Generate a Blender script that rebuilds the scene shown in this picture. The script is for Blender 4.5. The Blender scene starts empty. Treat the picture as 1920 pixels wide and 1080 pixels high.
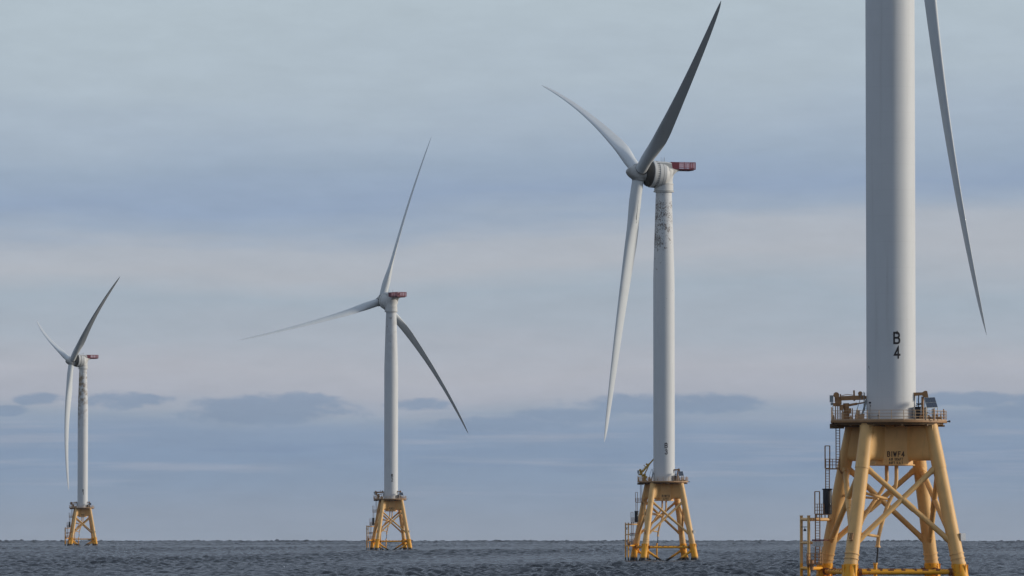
import bpy, math, random
import numpy as np
from mathutils import Vector, Matrix

C = bpy.context.scene.collection
R = math.radians
random.seed(4)

# ------------------------------------------------------------------ camera
F_PX, CAM_H, RE = 10300.0, 8.86, 1.8e6          # focal length in px of a 1920 frame, eye height, radius the sea curves by
PITCH = math.atan(444.4 / F_PX)
cam = bpy.data.objects.new('camera', bpy.data.cameras.new('camera')); C.objects.link(cam)
cam.location = (0, 0, CAM_H); cam.rotation_euler = (math.pi/2 + PITCH, 0, 0)
cam.data.sensor_width = 36; cam.data.lens = 36 * F_PX / 1920
cam.data.clip_start = 1; cam.data.clip_end = 60000
bpy.context.scene.camera = cam

# ------------------------------------------------------------------ light and sky
SUN_AZ, SUN_EL = R(88), R(13)                    # azimuth clockwise from +Y
scn = bpy.context.scene
scn.view_settings.view_transform = 'Standard'; scn.view_settings.look = 'None'
scn.view_settings.exposure = 0; scn.view_settings.gamma = 1
sl = bpy.data.lights.new('sun', 'SUN'); sl.energy = 2.7; sl.angle = R(10); sl.color = (1, .91, .78)
so = bpy.data.objects.new('sun', sl); C.objects.link(so)
sd = Vector((math.sin(SUN_AZ)*math.cos(SUN_EL), math.cos(SUN_AZ)*math.cos(SUN_EL), math.sin(SUN_EL)))
so.rotation_euler = (-sd).to_track_quat('-Z', 'Y').to_euler()

def lin(c):
    return tuple(((v/255)/12.92 if v/255 <= .04045 else ((v/255+.055)/1.055)**2.4) for v in c) + (1,)

class N:                                          # tiny node helper
    def __init__(s, tree): s.t = tree
    def n(s, typ, **kw):
        o = s.t.nodes.new(typ)
        for k, v in kw.items(): setattr(o, k, v)
        return o
    def put(s, sock, v):
        if isinstance(v, bpy.types.NodeSocket): s.t.links.new(v, sock)
        elif v is not None: sock.default_value = v
    def m(s, op, a, b=None, c=None, clamp=False):
        o = s.n('ShaderNodeMath', operation=op, use_clamp=clamp)
        for i, v in enumerate((a, b, c)): s.put(o.inputs[i], v)
        return o.outputs[0]
    def sm(s, v, lo, hi):                         # smooth step
        o = s.n('ShaderNodeMapRange', interpolation_type='SMOOTHSTEP'); s.put(o.inputs[0], v)
        s.put(o.inputs[1], lo); s.put(o.inputs[2], hi); return o.outputs[0]
    def mix(s, f, a, b, blend='MIX'):
        o = s.n('ShaderNodeMix', data_type='RGBA', blend_type=blend)
        s.put(o.inputs[0], f); s.put(o.inputs[6], a); s.put(o.inputs[7], b); return o.outputs[2]
    def noise(s, vec, scale, detail=3, rough=.5, w=None):
        o = s.n('ShaderNodeTexNoise', noise_dimensions='4D' if w is not None else '3D')
        s.put(o.inputs['Vector'], vec); o.inputs['Scale'].default_value = scale
        o.inputs['Detail'].default_value = detail; o.inputs['Roughness'].default_value = rough
        if w is not None: o.inputs['W'].default_value = w
        return o.outputs[0]
    def xyz(s, a, b, c):
        o = s.n('ShaderNodeCombineXYZ')
        for i, v in enumerate((a, b, c)): s.put(o.inputs[i], v)
        return o.outputs[0]

world = bpy.data.worlds.new('World'); scn.world = world; world.use_nodes = True
world.node_tree.nodes.clear(); w = N(world.node_tree)
sky = w.n('ShaderNodeTexSky', sky_type='NISHITA', sun_disc=False, sun_elevation=SUN_EL, sun_rotation=SUN_AZ)
sky.air_density = 1; sky.dust_density = 1.5
tc = w.n('ShaderNodeTexCoord'); nv = w.n('ShaderNodeVectorMath', operation='NORMALIZE')
w.put(nv.inputs[0], tc.outputs['Generated'])
sx = w.n('ShaderNodeSeparateXYZ'); w.put(sx.inputs[0], nv.outputs[0])
elev = w.m('MULTIPLY', w.m('ARCSINE', sx.outputs[2]), 57.2958)
azim = w.m('MULTIPLY', w.m('ARCTAN2', sx.outputs[0], sx.outputs[1]), 57.2958)
azc = w.m('MULTIPLY', w.m('SINE', w.m('MULTIPLY', azim, 1/57.2958)), 57.2958)
# stretched cloud noise in (azimuth, elevation)
p1 = w.xyz(w.m('MULTIPLY', azim, .22), w.m('MULTIPLY', elev, 1.1), 3.1)
p2 = w.xyz(w.m('MULTIPLY', azim, .55), w.m('MULTIPLY', elev, 4.5), 7.7)
n1 = w.m('SUBTRACT', w.noise(p1, 1, 3, .5), .5)
n2 = w.m('SUBTRACT', w.noise(p2, 1, 5, .55), .5)
near = w.sm(elev, .2, 2.2)
warp = w.m('MULTIPLY', w.m('ADD', w.m('MULTIPLY', n1, .75), w.m('MULTIPLY', n2, .28)), w.m('ADD', w.m('MULTIPLY', near, .5), .5))
tilt = w.m('MULTIPLY', azc, w.m('MULTIPLY', w.sm(elev, 1.6, 3.2), .035))
e2 = w.m('ADD', w.m('SUBTRACT', elev, tilt), warp)
ramp = w.n('ShaderNodeValToRGB'); cr = ramp.color_ramp
STOPS = [(-.3, (146,156,171)), (.1, (141,154,172)), (.45, (134,152,175)), (.75, (130,150,176)), (1.0, (134,153,178)),
         (1.18, (150,164,182)), (1.36, (170,175,187)), (1.64, (175,179,189)), (2.02, (166,176,188)), (2.36, (163,176,189)),
         (2.70, (175,181,190)), (3.0, (172,180,191)), (3.18, (156,171,190)), (3.42, (147,165,190)), (3.8, (154,171,191)),
         (4.2, (165,180,196)), (4.7, (173,187,199)), (5.5, (177,191,201)), (7.5, (172,185,202)), (10, (170,184,205))]
LO, HI = -.3, 10.0
pos = w.m('DIVIDE', w.m('SUBTRACT', e2, LO), HI - LO, clamp=True); w.put(ramp.inputs[0], pos)
while len(cr.elements) > 1: cr.elements.remove(cr.elements[-1])
cr.elements[0].position = 0; cr.elements[0].color = lin(STOPS[0][1])
for e, c in STOPS[1:]:
    el = cr.elements.new((e - LO)/(HI - LO)); el.color = lin(c)
band = ramp.outputs[0]
# low dark cumulus strip: flattened ellipses of cloud standing over the horizon haze
cn = w.m('MULTIPLY', w.m('SUBTRACT', w.noise(w.xyz(w.m('MULTIPLY', azim, 2.2), w.m('MULTIPLY', elev, 4.0), 1.3), 1, 4, .5), .5), .62)
fine = w.m('SUBTRACT', w.noise(w.xyz(w.m('MULTIPLY', azim, 7), w.m('MULTIPLY', elev, 16), 4.3), 1, 3, .55), .5)
mask = None
def A(x): return (x - 960)/180
def E_(y): return (984.4 - y)/180
for (x, y, hw, hh) in [(505,768,150,30), (560,752,75,16), (75,748,40,13), (215,752,62,20), (282,750,46,12), (785,760,58,13), (15,771,34,10),
                       (1250,757,180,20), (1340,750,110,14), (1060,778,95,16), (930,795,130,14), (1830,750,120,15), (1900,770,60,16), (1650,762,60,8)]:
    dx = w.m('DIVIDE', w.m('SUBTRACT', azim, A(x)), hw/180*1.25)
    dy = w.m('DIVIDE', w.m('SUBTRACT', elev, E_(y)), hh*.82/180)
    dy = w.m('MULTIPLY', dy, w.m('ADD', .75, w.m('MULTIPLY', w.m('LESS_THAN', dy, -.3), 0)))
    q = w.m('SUBTRACT', 1, w.m('ADD', w.m('MULTIPLY', dx, dx), w.m('MULTIPLY', dy, dy)))
    mask = q if mask is None else w.m('SMOOTH_MAX', mask, q, .25)
mk = w.sm(w.m('ADD', w.m('ADD', mask, w.m('MULTIPLY', cn, 3.8)), w.m('MULTIPLY', fine, 1.1)), -.1, .8)
# thin paler gaps between the lower cloud layers
stk = w.noise(w.xyz(w.m('MULTIPLY', azim, .42), w.m('MULTIPLY', elev, 8.5), 21.7), 1, 5, .55)
stk = w.m('MULTIPLY', w.sm(stk, .50, .72), w.m('MULTIPLY', w.sm(elev, .1, .5), w.sm(elev, 1.5, 1.0)))
band = w.mix(w.m('MULTIPLY', stk, .42), band, lin((163,170,185)))
dkk = w.noise(w.xyz(w.m('MULTIPLY', azim, .35), w.m('MULTIPLY', elev, 5.5), 33.1), 1, 4, .5)
dkk = w.m('MULTIPLY', w.sm(dkk, .52, .75), w.m('MULTIPLY', w.sm(elev, .2, .6), w.sm(elev, 1.4, .9)))
band = w.mix(w.m('MULTIPLY', dkk, .6), band, lin((122,143,172)))
band = w.mix(w.m('MULTIPLY', mk, .82), band, lin((130,149,174)))
# fine mottling so the cloud sheet is not flat
mot = w.m('ADD', 1, w.m('MULTIPLY', w.m('SUBTRACT', w.noise(w.xyz(w.m('MULTIPLY', azim, 1.4), w.m('MULTIPLY', elev, 5), 9.3), 1, 6, .62), .5), .17))
band = w.mix(1, band, w.xyz(mot, mot, mot), 'MULTIPLY')
bgN = w.n('ShaderNodeBackground'); w.put(bgN.inputs[0], sky.outputs[0]); bgN.inputs[1].default_value = .06
bgC = w.n('ShaderNodeBackground'); w.put(bgC.inputs[0], band); bgC.inputs[1].default_value = 1
hi = w.noise(nv.outputs[0], 3, 5, .6)
cover = w.m('SUBTRACT', 1, w.m('MULTIPLY', w.sm(elev, 8, 25), w.m('MULTIPLY', w.sm(hi, .4, .65), .75)))
ms = w.n('ShaderNodeMixShader'); w.put(ms.inputs[0], cover)
world.node_tree.links.new(bgN.outputs[0], ms.inputs[1]); world.node_tree.links.new(bgC.outputs[0], ms.inputs[2])
wo = w.n('ShaderNodeOutputWorld'); world.node_tree.links.new(ms.outputs[0], wo.inputs[0])

# ------------------------------------------------------------------ materials
def mat(name):
    m = bpy.data.materials.new(name); m.use_nodes = True
    b = m.node_tree.nodes['Principled BSDF']
    return m, N(m.node_tree), b
def plain(name, col, rough=.5, metal=0, var=.12, scale=2.0):
    m, k, b = mat(name)
    g = k.n('ShaderNodeTexCoord').outputs['Object']
    n = k.noise(g, scale, 4, .6)
    f = k.m('ADD', 1, k.m('MULTIPLY', k.m('SUBTRACT', n, .5), var*2))
    k.put(b.inputs['Base Color'], k.mix(1, col, k.xyz(f, f, f), 'MULTIPLY'))
    b.inputs['Roughness'].default_value = rough; b.inputs['Metallic'].default_value = metal
    return m

def jacket_mat(name, cream, yellow, rust=1.0):
    m, k, b = mat(name)
    g = k.n('ShaderNodeTexCoord').outputs['Object']
    s = k.n('ShaderNodeSeparateXYZ'); k.put(s.inputs[0], g); z = s.outputs[2]
    n = k.noise(g, .6, 4, .6); nf = k.noise(g, 2.5, 4, .65)
    st = k.noise(k.xyz(k.m('MULTIPLY', s.outputs[0], 3), k.m('MULTIPLY', s.outputs[1], 3), k.m('MULTIPLY', z, .35)), 1, 4, .6)
    f = k.m('ADD', .82, k.m('MULTIPLY', n, .36))
    cr_ = k.mix(1, cream, k.xyz(f, f, f), 'MULTIPLY')
    cr_ = k.mix(k.m('MULTIPLY', k.sm(st, .55, .75), .3), cr_, (.20, .11, .04, 1))
    ye = k.mix(k.m('MULTIPLY', k.sm(st, .56, .7), .65), yellow, (.13, .045, .015, 1))
    col = k.mix(k.sm(k.m('ADD', z, k.m('MULTIPLY', nf, .25)), 4.72, 4.85), ye, cr_)
    sp = k.sm(k.noise(g, 1.5, 3, .6), .66, .72)
    zone = k.m('MULTIPLY', k.sm(z, 6, 4.6), sp)
    col = k.mix(k.m('MULTIPLY', zone, .8*rust), col, (.07, .03, .015, 1))
    wet = k.sm(k.m('ADD', z, k.m('MULTIPLY', nf, .9)), 2.0, 1.25)
    col = k.mix(wet, col, (.008, .009, .010, 1))
    k.put(b.inputs['Base Color'], col)
    b.inputs['Roughness'].default_value = .55
    return m
M_CREAM = jacket_mat('cream_and_yellow_steel_paint', (.76, .45, .165, 1), (.86, .38, .010, 1))
M_TRIM = plain('ochre_steel', (.34, .175, .07, 1), .6, var=.4, scale=3)
M_RAIL = plain('faded_ochre_rail', (.42, .28, .16, 1), .6, var=.3, scale=3)
M_RUSTY = plain('rusty_ladder_steel', (.36, .19, .085, 1), .7, var=.4, scale=3)
M_RUSTBAND = plain('rust_bands', (.16, .055, .018, 1), .8, var=.5, scale=2)
M_DARK = plain('dark_rubber', (.018, .022, .032, 1), .5, var=.3)
M_BLACK = plain('black_lettering', (.012, .010, .012, 1), .6, var=.05)
M_BROWNINK = plain('weathered_brown_lettering', (.035, .016, .008, 1), .7, var=.3, scale=8)
M_GREY = plain('galvanised_grey', (.25, .28, .29, 1), .5, .2, var=.25, scale=3)
M_WHITE = plain('white_sign', (.75, .75, .74, 1), .5, var=.1)
M_RED = plain('helihoist_red_paint', (.12, .003, .018, 1), .5, var=.3, scale=1)
M_PINK = plain('faded_red_netting', (.48, .24, .28, 1), .6, var=.2)
M_FRAME = plain('hoist_rail_red', (.19, .02, .035, 1), .5, var=.2)
M_PANEL = plain('solar_cell_glass', (.022, .032, .055, 1), .25, var=.2)
M_YELLOW = plain('crane_yellow', (.46, .27, .02, 1), .55, var=.4, scale=3)
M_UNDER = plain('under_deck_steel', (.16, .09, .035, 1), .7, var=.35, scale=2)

def white_steel(name, amount=0, zlo=0, zhi=1, seed=0, brown=(.09, .07, .05, 1), size=1.0, base=(.61, .625, .63, 1), soot=0, rings=False, side=0):
    """pale turbine paint; speckled grime between heights zlo and zhi"""
    m, k, b = mat(name)
    g = k.n('ShaderNodeTexCoord').outputs['Object']
    s = k.n('ShaderNodeSeparateXYZ'); k.put(s.inputs[0], g); z = s.outputs[2]
    n = k.noise(g, .25, 4, .6, w=seed); f = k.m('ADD', .93, k.m('MULTIPLY', n, .14))
    col = k.mix(1, base, k.xyz(f, f, f), 'MULTIPLY')
    st = k.noise(k.xyz(k.m('MULTIPLY', s.outputs[0], 1.6), k.m('MULTIPLY', s.outputs[1], 1.6), k.m('MULTIPLY', z, .06)), 1, 4, .6, w=seed+3)
    col = k.mix(k.m('MULTIPLY', k.sm(st, .5, .8), .22), col, (.30, .29, .26, 1))
    if rings:                                     # faint weld seams of the tower cans
        fr = k.m('FRACT', k.m('DIVIDE', z, 2.9))
        col = k.mix(k.m('MULTIPLY', k.m('LESS_THAN', fr, .03), .05), col, (.25, .25, .24, 1))
        col = k.mix(k.m('MULTIPLY', k.sm(k.m('ADD', z, k.m('MULTIPLY', n, 3)), 24.5, 20.5), .35), col, (.36, .28, .17, 1))
    if amount:
        sp = k.noise(k.xyz(s.outputs[0], s.outputs[1], k.m('MULTIPLY', z, .55)), 2.1/size, 4, .62, w=seed+9)
        big = k.noise(g, .5, 2, .5, w=seed+5)
        if side: big = k.m('ADD', big, k.m('MULTIPLY', s.outputs[0], -.04*side))
        top = k.sm(z, 95, 92.5)
        dens = k.m('MULTIPLY', k.sm(k.m('ADD', z, k.m('MULTIPLY', k.m('SUBTRACT', big, .5), 14)), zlo, zhi), k.m('MULTIPLY', top, amount) if rings else amount)
        th = k.m('SUBTRACT', .80, k.m('MULTIPLY', dens, k.m('ADD', .06, k.m('MULTIPLY', big, .42))))
        sp = k.m('MULTIPLY', k.m('GREATER_THAN', sp, th), .8)
        soft = k.m('MULTIPLY', k.m('MULTIPLY', dens, k.sm(big, .35, .7)), soot)
        col = k.mix(soft, col, brown); col = k.mix(sp, col, brown)
        fine = k.noise(k.xyz(s.outputs[0], s.outputs[1], k.m('MULTIPLY', z, .7)), 3.2, 3, .6, w=seed+31)
        zz = k.m('MULTIPLY', k.sm(z, 50, 88), .085)
        col = k.mix(k.m('MULTIPLY', k.m('GREATER_THAN', fine, k.m('SUBTRACT', .755, k.m('MULTIPLY', zz, min(1, amount*1.2)))), .8), col, brown)
        odd = k.noise(k.xyz(s.outputs[0], s.outputs[1], k.m('MULTIPLY', z, .4)), 1.2, 3, .6, w=seed+21)
        col = k.mix(k.m('MULTIPLY', k.m('GREATER_THAN', odd, .745), .75), col, (.07, .06, .07, 1))
    k.put(b.inputs['Base Color'], col)
    b.inputs['Roughness'].default_value = .62
    return m
M_BLADE = white_steel('blade_gelcoat', seed=2, base=(.60, .63, .64, 1))
M_NAC = white_steel('nacelle_paint', amount=.35, zlo=90, zhi=104, seed=6, base=(.60, .60, .58, 1), brown=(.2, .17, .13, 1))
M_GEN = plain('grimy_generator_dark', (.045, .042, .038, 1), .6, var=.5, scale=1)
M_SEAM = plain('seam_grey', (.16, .155, .14, 1), .6, var=.2)

def sea_mat():
    m, k, b = mat('open_sea_water')
    g = k.n('ShaderNodeNewGeometry').outputs['Position']
    s = k.n('ShaderNodeSeparateXYZ'); k.put(s.inputs[0], g)
    big = k.noise(g, .012, 3, .6)
    col = k.mix(k.sm(big, .35, .65), (.009, .015, .022, 1), (.016, .022, .030, 1))
    n1 = k.noise(g, 1.3, 5, .7); n2 = k.noise(g, .4, 4, .6)
    h = k.m('ADD', k.m('MULTIPLY', n1, .35), k.m('MULTIPLY', n2, 1.0))
    bp = k.n('ShaderNodeBump'); bp.inputs['Strength'].default_value = 1; bp.inputs['Distance'].default_value = .9
    k.put(bp.inputs['Height'], h)
    foam = k.m('MULTIPLY', k.sm(k.noise(g, .11, 5, .7), .69, .72), k.sm(n1, .45, .6))
    k.put(b.inputs['Base Color'], k.mix(foam, col, (.75, .78, .80, 1)))
    k.put(b.inputs['Roughness'], k.m('ADD', .24, k.m('MULTIPLY', foam, .5)))
    b.inputs['IOR'].default_value = 1.333
    k.put(b.inputs['Normal'], bp.outputs[0])
    return m
M_SEA = sea_mat()

# ------------------------------------------------------------------ mesh helpers
class MB:
    def __init__(s): s.v = []; s.f = []; s.mi = []; s.cur = 0
    def add(s, vs, fs):
        o = len(s.v); s.v += [tuple(p) for p in vs]; s.f += [tuple(i+o for i in q) for q in fs]; s.mi += [s.cur]*len(fs); return s
    def rings(s, rs, cap=True, closed=True):
        n = len(rs[0]); vs = [p for r in rs for p in r]; fs = []
        for i in range(len(rs)-1):
            for j in range(n if closed else n-1):
                a, b_ = i*n+j, i*n+(j+1) % n
                fs.append((a, b_, b_+n, a+n))
        if cap: fs += [tuple(range(n))[::-1], tuple(range((len(rs)-1)*n, len(rs)*n))]
        return s.add(vs, fs)
    def tube(s, a, b, r, r2=None, seg=14, cap=True):
        a, b = Vector(a), Vector(b); r2 = r if r2 is None else r2
        d = (b-a).normalized(); u = d.orthogonal().normalized(); v = d.cross(u)
        rs = [[p + (u*math.cos(2*math.pi*i/seg) + v*math.sin(2*math.pi*i/seg))*q for i in range(seg)] for p, q in ((a, r), (b, r2))]
        return s.rings(rs, cap)
    def path(s, pts, r, seg=10):
        pts = [Vector(p) for p in pts]; rs = []; u = None
        for i, p in enumerate(pts):
            d = (pts[min(i+1, len(pts)-1)] - pts[max(i-1, 0)]).normalized()
            u = d.orthogonal().normalized() if u is None else (u - d*u.dot(d)).normalized()
            v = d.cross(u); rs.append([p + (u*math.cos(2*math.pi*k/seg) + v*math.sin(2*math.pi*k/seg))*r for k in range(seg)])
        return s.rings(rs)
    def lathe(s, prof, seg=48, M=None, cap=True):
        M = M or Matrix(); rs = [[M @ Vector((r*math.cos(2*math.pi*i/seg), r*math.sin(2*math.pi*i/seg), z)) for i in range(seg)] for r, z in prof]
        return s.rings(rs, cap)
    def box(s, c, sz, M=None):
        M = M or Matrix(); x, y, z = (q/2 for q in sz)
        vs = [M @ (Vector(c) + Vector((i*x, j*y, k*z))) if M is not None else 0 for i in (-1, 1) for j in (-1, 1) for k in (-1, 1)]
        return s.add(vs, [(0,1,3,2), (4,6,7,5), (0,4,5,1), (2,3,7,6), (0,2,6,4), (1,5,7,3)])
    def bar(s, a, b, wd, ht):                     # rectangular bar between two points
        a, b = Vector(a), Vector(b); d = (b-a); L = d.length; q = d.to_track_quat('X', 'Z').to_matrix().to_4x4()
        return s.box((L/2, 0, 0), (L, wd, ht), Matrix.Translation(a) @ q)
    def prism(s, poly, z0, z1, bev=0):
        n = len(poly); cx = sum(p[0] for p in poly)/n; cy = sum(p[1] for p in poly)/n
        lv = [(z0, 1-bev), (z0+.12*(bev > 0), 1), (z1, 1)] if bev else [(z0, 1), (z1, 1)]
        return s.rings([[(cx+(p[0]-cx)*k, cy+(p[1]-cy)*k, z) for p in poly] for z, k in lv])
    def build(s, name, m, parent=None, loc=None, smooth=True, ang=35):
        me = bpy.data.meshes.new(name); me.from_pydata([tuple(p) for p in s.v], [], s.f)
        ms_ = m if isinstance(m, (list, tuple)) else [m]
        for x in ms_: me.materials.append(x)
        if len(ms_) > 1: me.polygons.foreach_set('material_index', s.mi)
        if smooth:
            me.polygons.foreach_set('use_smooth', [True]*len(me.polygons)); me.set_sharp_from_angle(angle=R(ang))
        me.update(); o = bpy.data.objects.new(name, me); C.objects.link(o)
        if loc: o.location = loc
        if parent: o.parent = parent
        return o
CACHE = {}
def part(name, key, fn, m, parent, label=None):   # build once, reuse the mesh on the other turbines
    if key not in CACHE:
        mb = MB(); fn(mb); o = mb.build(name, m, parent); CACHE[key] = o.data
    else:
        o = bpy.data.objects.new(name, CACHE[key]); C.objects.link(o); o.parent = parent
    if label: o['label'] = label
    return o

def arc(cx, cy, rx, ry, a0, a1, n=9):
    return [(cx+rx*math.cos(R(a0+(a1-a0)*k/n)), cy+ry*math.sin(R(a0+(a1-a0)*k/n))) for k in range(n+1)]
GL = {'B': [[(0, 0), (0, 1)], [(0, 1), (.38, 1)] + arc(.38, .76, .20, .24, 90, -90) + [(0, .52)], [(.38, .52)] + arc(.38, .26, .24, .26, 90, -90) + [(0, 0)]],
      'I': [[(.1, 0), (.1, 1)]], 'W': [[(0, 1), (.2, 0), (.4, .95), (.6, 0), (.8, 1)]], 'F': [[(0, 0), (0, 1), (.55, 1)], [(0, .53), (.46, .53)]],
      'A': [[(0, 0), (.3, 1), (.6, 0)], [(.1, .3), (.5, .3)]], 'R': [[(0, 0), (0, 1), (.34, 1)] + arc(.34, .75, .22, .25, 90, -90) + [(0, .5)], [(.3, .5), (.58, 0)]],
      'D': [[(0, 0), (0, 1), (.26, 1)] + arc(.26, .5, .32, .5, 90, -90) + [(0, 0)]], 'T': [[(.3, 0), (.3, 1)], [(0, 1), (.6, 1)]],
      'H': [[(0, 0), (0, 1)], [(.58, 0), (.58, 1)], [(0, .5), (.58, .5)]], '.': [[(0, .0), (.02, .06)]],
      '8': [arc(.3, .75, .22, .25, 0, 360, 16), arc(.3, .26, .28, .26, 0, 360, 16)], '6': [arc(.3, .3, .28, .3, 0, 360, 16), [(.03, .36), (.16, .72), (.42, 1)]],
      '4': [[(.46, 0), (.46, 1), (0, .28), (.64, .28)]], '1': [[(.05, .8), (.28, 1), (.28, 0)]], '2': [arc(.3, .72, .27, .28, 170, -30) + [(0, 0), (.6, 0)]],
      '3': [arc(.27, .75, .25, .25, 160, -90), arc(.27, .26, .3, .26, 90, -160)], ' ': []}
def text_mesh(body, wd=.13, gap=.22):
    """lettering from painted strokes, cap height 1; each stroke a ribbon with mitred corners"""
    V, Fc, x0, lay = [], [], 0, 0
    for ch in body:
        g = GL[ch]; w_ = max([p[0] for st in g for p in st] or [.3])
        for st in g:
            lay += 1; pts = [Vector(p) for p in st]; n = len(pts); L = []
            fine_ = []
            for a, b in zip(pts, pts[1:]):
                m_ = max(1, int((b-a).length/.12)); fine_ += [a + (b-a)*k/m_ for k in range(m_)]
            pts = fine_ + [pts[-1]]; n = len(pts)
            if n > 1:
                e = (pts[1]-pts[0]).normalized()*wd*.5; pts[0] = pts[0] - e*(st[0] != st[-1]); e = (pts[-1]-pts[-2]).normalized()*wd*.5; pts[-1] = pts[-1] + e*(st[0] != st[-1])
            base = len(V)
            for k, p in enumerate(pts):
                d0 = (pts[k]-pts[k-1]).normalized() if k else (pts[1]-pts[0]).normalized(); d1 = (pts[k+1]-pts[k]).normalized() if k < n-1 else d0
                t = (d0+d1); t = t.normalized() if t.length > .2 else d1; nn = Vector((-t.y, t.x)); q = wd*.5/max(.45, nn.dot(Vector((-d1.y, d1.x))))
                for sg_ in (-1, 1): V.append((x0+p.x+nn.x*q*sg_, p.y+nn.y*q*sg_, lay % 5))
            Fc += [(base+2*k, base+2*k+2, base+2*k+3, base+2*k+1) for k in range(n-1)]
        x0 += w_ + gap + wd
    xs = [v[0] for v in V]; m_ = (max(xs)+min(xs))/2
    return [(v[0]-m_, v[1]-.5, v[2]) for v in V], Fc

# ------------------------------------------------------------------ measured frame: x right, y away, z up from the waterline (B4's view)
def zx(X): return (X/4.8 + 1480 - 1671)/16.7
def z1(Y): return (984.4 - (700 + Y/4.8))/16.7 + CAM_H
def z2(Y): return (984.4 - (855 + Y/4.8))/16.7 + CAM_H
PHI = R(31.3); DECK = 20.6
def rho(z): return 8.66 - .229*(z - 4.75)
def leg_az(i): return PHI + i*math.pi/2           # 0 front right, 1 front left, 2 rear left, 3 rear right
def leg_pt(i, z, dr=0):
    a = leg_az(i); r = rho(z) + dr; return Vector((r*math.cos(a), -r*math.sin(a), z))

# ---- jacket
def f_leg(i):
    def g(mb):
        mb.tube(leg_pt(i, -3), leg_pt(i, 4.75), .86, .82, 24)
        mb.tube(leg_pt(i, 4.75), leg_pt(i, 15.3), .76, .76, 24)
        mb.tube(leg_pt(i, 15.3), leg_pt(i, 20.15), .80, .74, 24)
        for z, t in ((15.3, .02), (5.75, .05), (5.2, .05)):
            mb.tube(leg_pt(i, z-.05), leg_pt(i, z+.05), .79+t, None, 24)
        for k in range(8):                        # stiffener plates round the grouted foot
            a = k*math.pi/4; c = leg_pt(i, 3.9); d = Vector((math.cos(a), math.sin(a), 0))
            mb.bar(c + d*.8 + Vector((0, 0, -1.2)), c + d*.84 + Vector((0, 0, .7)), .05, .16)
            mb.tube(leg_pt(i, 4.35) + d*.80, leg_pt(i, 4.35) + d*.9, .06, None, 8)
    return g
def f_xbrace(i, hi_, lo_):
    def g(mb):
        j = (i+1) % 4
        a, b = (leg_pt(i, hi_), leg_pt(j, lo_))
        d = (b-a).normalized()
        mb.tube(a, b, .31, None, 16)
        mb.tube(a, a+d*1.3, .36, None, 16); mb.tube(b-d*1.5, b, .36, None, 16)
    return g
def f_xbrace2(i, hi_, lo_):
    def g(mb):
        j = (i+1) % 4
        a, b = (leg_pt(j, hi_), leg_pt(i, lo_)); d = (b-a).normalized()
        mb.tube(a, b, .31, None, 16); mb.tube(a, a+d*1.3, .36, None, 16); mb.tube(b-d*1.5, b, .36, None, 16)
        m_ = (a+b)/2; mb.tube(m_-d*.8, m_+d*.8, .36, None, 16)
    return g
def f_horiz(i):
    def g(mb):
        a, b = leg_pt(i, 3.75), leg_pt((i+1) % 4, 3.75); d = (b-a).normalized()
        mb.tube(a, b, .28, None, 16); mb.cur = 1
        for k in range(9):
            p = a + (b-a)*(k+.8)/9.6
            mb.tube(p + Vector((0, 0, .06)), p + d*(.25+.2*(k % 3)) + Vector((0, 0, .06)), .255, None, 16)
        for s_ in (0, 1):
            p, q = ((a, d), (b, -d))[s_]
            mb.tube(p + q*.95, p + q*1.3, .42, None, 16)
    return g
def oct_plan(ap, hw, n=8):
    """octagonal core: corner faces look between the legs"""
    pts = []
    for k in range(4):
        a = PHI + math.pi/4 + k*math.pi/2; nx, ny = math.cos(a), -math.sin(a); tx, ty = -ny, nx
        pts += [(nx*ap + tx*hw, ny*ap + ty*hw), (nx*ap - tx*hw, ny*ap - ty*hw)]
    return pts
def f_transition(mb):
    o = oct_plan(2.15, 1.42)
    ctr = sorted(o, key=lambda p: math.atan2(p[1], p[0]))
    mb.prism(ctr, 15.72, 20.1)
    for i in range(4):                            # box girders out to the four legs, with rounded bottoms
        a = leg_az(i); d = Vector((math.cos(a), -math.sin(a), 0)); n_ = Vector((-d.y, d.x, 0)); rs = []
        for t in (1.7, rho(18)+.1):
            sec = [(-.62, 20.08), (-.62, 16.9), (-.56, 16.55), (-.40, 16.28), (-.2, 16.15), (.2, 16.15), (.40, 16.28), (.56, 16.55), (.62, 16.9), (.62, 20.08)]
            rs.append([d*t + n_*u + Vector((0, 0, z)) for u, z in sec])
        mb.rings(rs)
    mb.tube((0, 0, 15.6), (0, 0, 15.75), 2.6, None, 8)
def f_lower_deck(mb):
    mb.tube((0, 0, 15.62), (0, 0, 15.7), 2.75, None, 12)

def f_pipe_a(mb):
    c = .8
    mb.path([(zx(875), c, 15.7), (zx(875), c, 14.6), (zx(876), c, z2(200)), (zx(858), c, z2(252)), (zx(825), c-.1, z2(310)), (zx(740), c-.6, z2(430)),
             (zx(660), c-1.3, z2(560)), (zx(600), c-2, z2(720)), (zx(590), c-2.2, 3), (zx(590), c-2.2, -3)], .22)
def f_pipe_b(mb):
    c = -1.2
    mb.path([(zx(962), c, 15.7), (zx(962), c, 14.6), (zx(962), c, z2(200)), (zx(955), c, z2(265)), (zx(925), c-.1, z2(345)), (zx(880), c-.3, z2(440)),
             (zx(848), c-.5, z2(540)), (zx(820), c-.6, z2(640)), (zx(800), c-.7, z2(720)), (zx(794), c-.7, z2(800))], .22)
    mb.tube((zx(794), c-.7, z2(790)), (zx(793), c-.7, z2(812)), .22, .34, 14)
    mb.tube((zx(772), c-.7, z2(955)), (zx(768), c-.7, -3), .21, None, 12)
    mb.tube((zx(772), c-.7, z2(950)), (zx(772), c-.7, z2(965)), .28, None, 12)
def f_cable(mb):
    c = -1.9
    mb.path([(zx(794), c, z2(800)), (zx(792), c, z2(860)), (zx(784), c, z2(960))], .11, 8)
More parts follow.
